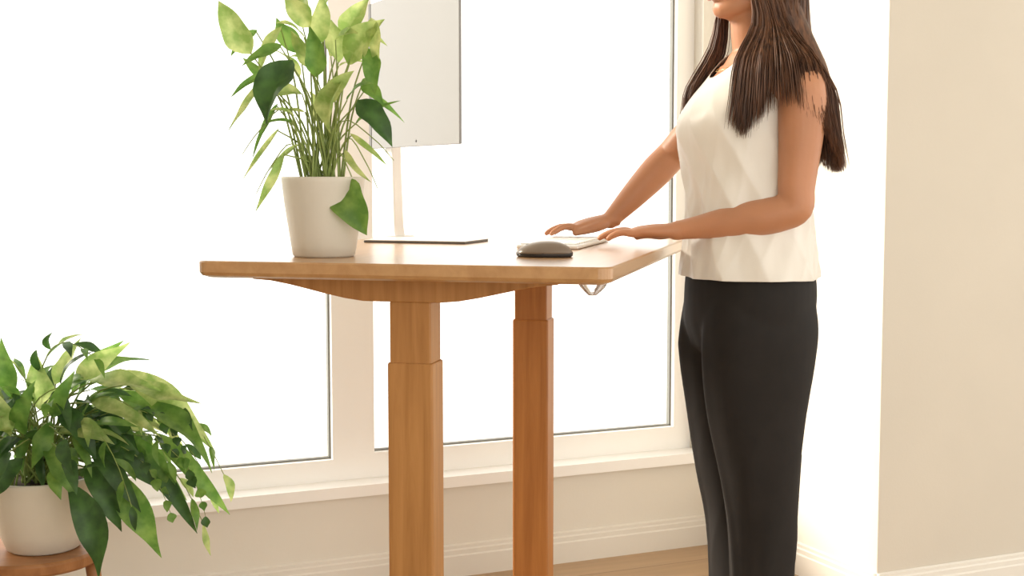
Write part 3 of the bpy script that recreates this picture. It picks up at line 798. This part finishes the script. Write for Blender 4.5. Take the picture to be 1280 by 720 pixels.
bmesh.ops.bisect_plane(bm, geom=geom, plane_co=V((0, 0, 0.05)), plane_no=V((0, 0, -1)), clear_outer=True)
tr = mk('trousers', bm, M['trousers'], B(0, 0, 0.5), person, smooth=True, recalc=False); tr['label'] = 'straight black trousers'

for sgn in (1, -1):
    bm = bmesh.new()
    rings = []
    for f, w_, h_, zc in ((-.078, .012, .014, .030), (-.070, .026, .030, .034), (-.03, .034, .036, .038), (.03, .037, .034, .036), (.09, .042, .028, .030), (.14, .038, .022, .024), (.165, .024, .016, .018), (.172, .010, .010, .015)):
        c = B(f, (.050+.05*max(0, f))*sgn, 0)
        ring = [c + Lf*(w_*math.cos(2*math.pi*i/20)) + Z3*max(0.0, zc + h_*math.sin(2*math.pi*i/20)) for i in range(20)]
        rings.append(ring)
    loft(bm, rings)
    mk('shoe', bm, M['shoe'], B(.03, .05*sgn, 0), person, smooth=True)['label'] = 'dark leather flat shoe'

# hair
bmv = bmesh.new()
ellipsoid(bmv, B(-.018, 0, 1.552), F, Lf, Z3, .098, .082, .095, 32, 18)
tube(bmv, [(B(-.045, 0, 1.53), .070), (B(-.062, 0.0, 1.44), .062), (B(-.085, .005, 1.36), .048), (B(-.105, .010, 1.27), .038), (B(-.118, .010, 1.21), .010)], 20)
tube(bmv, [(B(-.03, .045, 1.50), .044), (B(-.044, .066, 1.42), .042), (B(-.068, .090, 1.365), .034), (B(-.096, .118, 1.29), .028), (B(-.112, .134, 1.20), .007)], 16)
tube(bmv, [(B(-.012, .055, 1.48), .034), (B(.000, .072, 1.425), .027), (B(.018, .088, 1.38), .015), (B(.038, .102, 1.345), .004)], 14)
tube(bmv, [(B(-.03, -.045, 1.50), .042), (B(-.045, -.065, 1.42), .034), (B(-.078, -.075, 1.34), .030), (B(-.102, -.07, 1.25), .018), (B(-.110, -.06, 1.21), .006)], 16)
bmh = remesh(bmv, 0.006, 6)
for v in bmh.verts:
    p = v.co - BO; f = p.dot(F); z = p.z
    if f > 0.03 and 1.45 < z < 1.60:
        v.co -= F*((f-0.03)*0.9)
keys = [(42, (.090, .118, 1.20), (.026, .082, 1.405), (.064, .106, 1.335)), (54, (.074, .142, 1.17), (.010, .094, 1.40), (.048, .124, 1.335)),
        (60, (.040, .176, 1.22), (.000, .102, 1.40), (.024, .148, 1.340)), (66, (-.010, .206, 1.24), (-.012, .106, 1.40), (-.008, .168, 1.342)),
        (74, (-.070, .200, 1.20), (-.030, .108, 1.398), (-.052, .168, 1.335)), (88, (-.122, .166, 1.14), (-.048, .104, 1.39), (-.096, .142, 1.29)),
        (108, (-.136, .148, 1.110), (-.060, .096, 1.385), (-.113, .128, 1.27)),
        (135, (-.142, .11, 1.105), (-.080, .082, 1.37), (-.123, .100, 1.26)), (180, (-.148, .02, 1.12), (-.100, .0, 1.37), (-.136, .01, 1.26)),
        (230, (-.130, -.09, 1.14), (-.078, -.075, 1.37), (-.112, -.08, 1.26)), (268, (-.110, -.120, 1.18), (-.03, -.082, 1.38), (-.08, -.11, 1.29)),
        (290, (.112, -.085, 1.18), (.045, -.082, 1.36), (.096, -.088, 1.28)), (322, (.124, -.068, 1.20), (.060, -.072, 1.37), (.106, -.072, 1.29))]
def interp(ph):
    if ph <= keys[0][0]: return [V(q) for q in keys[0][1:]]
    for a, b_ in zip(keys[:-1], keys[1:]):
        if ph <= b_[0]:
            t = (ph-a[0])/(b_[0]-a[0])
            return [V(a[k]).lerp(V(b_[k]), t) for k in (1, 2, 3)]
    return [V(q) for q in keys[-1][1:]]
for i in range(4600):
    ph = random.uniform(78, 322)
    if i % 8 == 0: ph = random.uniform(42, 60)
    elif i % 11 == 0: ph = random.uniform(58, 80)
    elif i % 3 == 1: ph = random.uniform(76, 140)
    if 268 < ph < 286: ph = 290 + random.uniform(0, 25)
    a = math.radians(ph); e, mdp, lmd = interp(ph)
    sc_ = random.uniform(0.98, 1.04)
    pts = []
    for th in (12, 32, 52, 72, 92):
        t = math.radians(th)
        fr = math.cos(a)*math.sin(t); lr = math.sin(a)*math.sin(t)
        x = -.016 + .104*fr*sc_; y = .088*lr*sc_; z = 1.552 + .099*math.cos(t)*sc_
        if math.cos(a) > 0: x = min(x, .070 - max(0, th-32)*0.0006)
        pts.append(V((x, y, z)))
    j = V((random.gauss(0, .007), random.gauss(0, .0065), 0))
    wv = noise.noise(V((ph*0.08, 3.1, 0)))*0.010
    m1 = pts[-1].lerp(mdp, 0.5) + j*0.3
    m2 = mdp + j*0.6 + V((0, 0, abs(j.x)*.3))
    m3 = lmd + V((j.x*.9, abs(j.y)*.8, 0)) + V((wv*0.4, abs(wv)*.3, 0))
    rise = abs(random.gauss(0, .05 if ph < 78 else .036))
    en = lmd.lerp(e, 1.0 - min(.7, rise*3.2)) + V((j.x*.9, abs(j.y)*.7 if ph < 110 else j.y*.8, 0))
    m4 = m3.lerp(en, 0.55) + V((wv*.4, abs(wv)*.3, 0))
    chain = pts + [m1, m2, m3, m4, en]
    r0 = random.uniform(.0008, .0014)
    rad = [r0*.7, r0, r0, r0, r0, r0, r0, r0, r0*.7, r0*.15]
    tube(bmh, [(B(*p), rr) for p, rr in zip(chain, rad)], 3, 3, roundcap=False)
hr_ = mk('hair', bmh, M['hair'], B(0, 0, 1.55), person, smooth=True, recalc=False); hr_['label'] = 'long loose dark brown hair'

# ------------------------------------------------------------------ lights / world
w = bpy.data.worlds.new('world'); scene.world = w; w.use_nodes = True
bg = w.node_tree.nodes['Background']; bg.inputs['Color'].default_value = (1.0, 0.97, 0.90, 1); bg.inputs['Strength'].default_value = 2.1
sd = bpy.data.lights.new('sun', 'SUN'); sd.energy = 6.5; sd.angle = math.radians(16); sd.color = (1.0, 0.92, 0.79)
so = bpy.data.objects.new('sun', sd); bpy.context.collection.objects.link(so)
dirv = (U*1.0 + N*0.92 - Z3*0.55).normalized()
so.rotation_euler = dirv.to_track_quat('-Z', 'Y').to_euler(); so.location = W(-2, -3, 3)

cam = bpy.data.cameras.new('camera'); co = bpy.data.objects.new('camera', cam); bpy.context.collection.objects.link(co)
cam.lens = 1700/1280*36; cam.sensor_width = 36; cam.clip_start = 0.05
co.location = (0, 0, 1.1); co.rotation_euler = (math.radians(90-4.7), 0, 0)
scene.camera = co
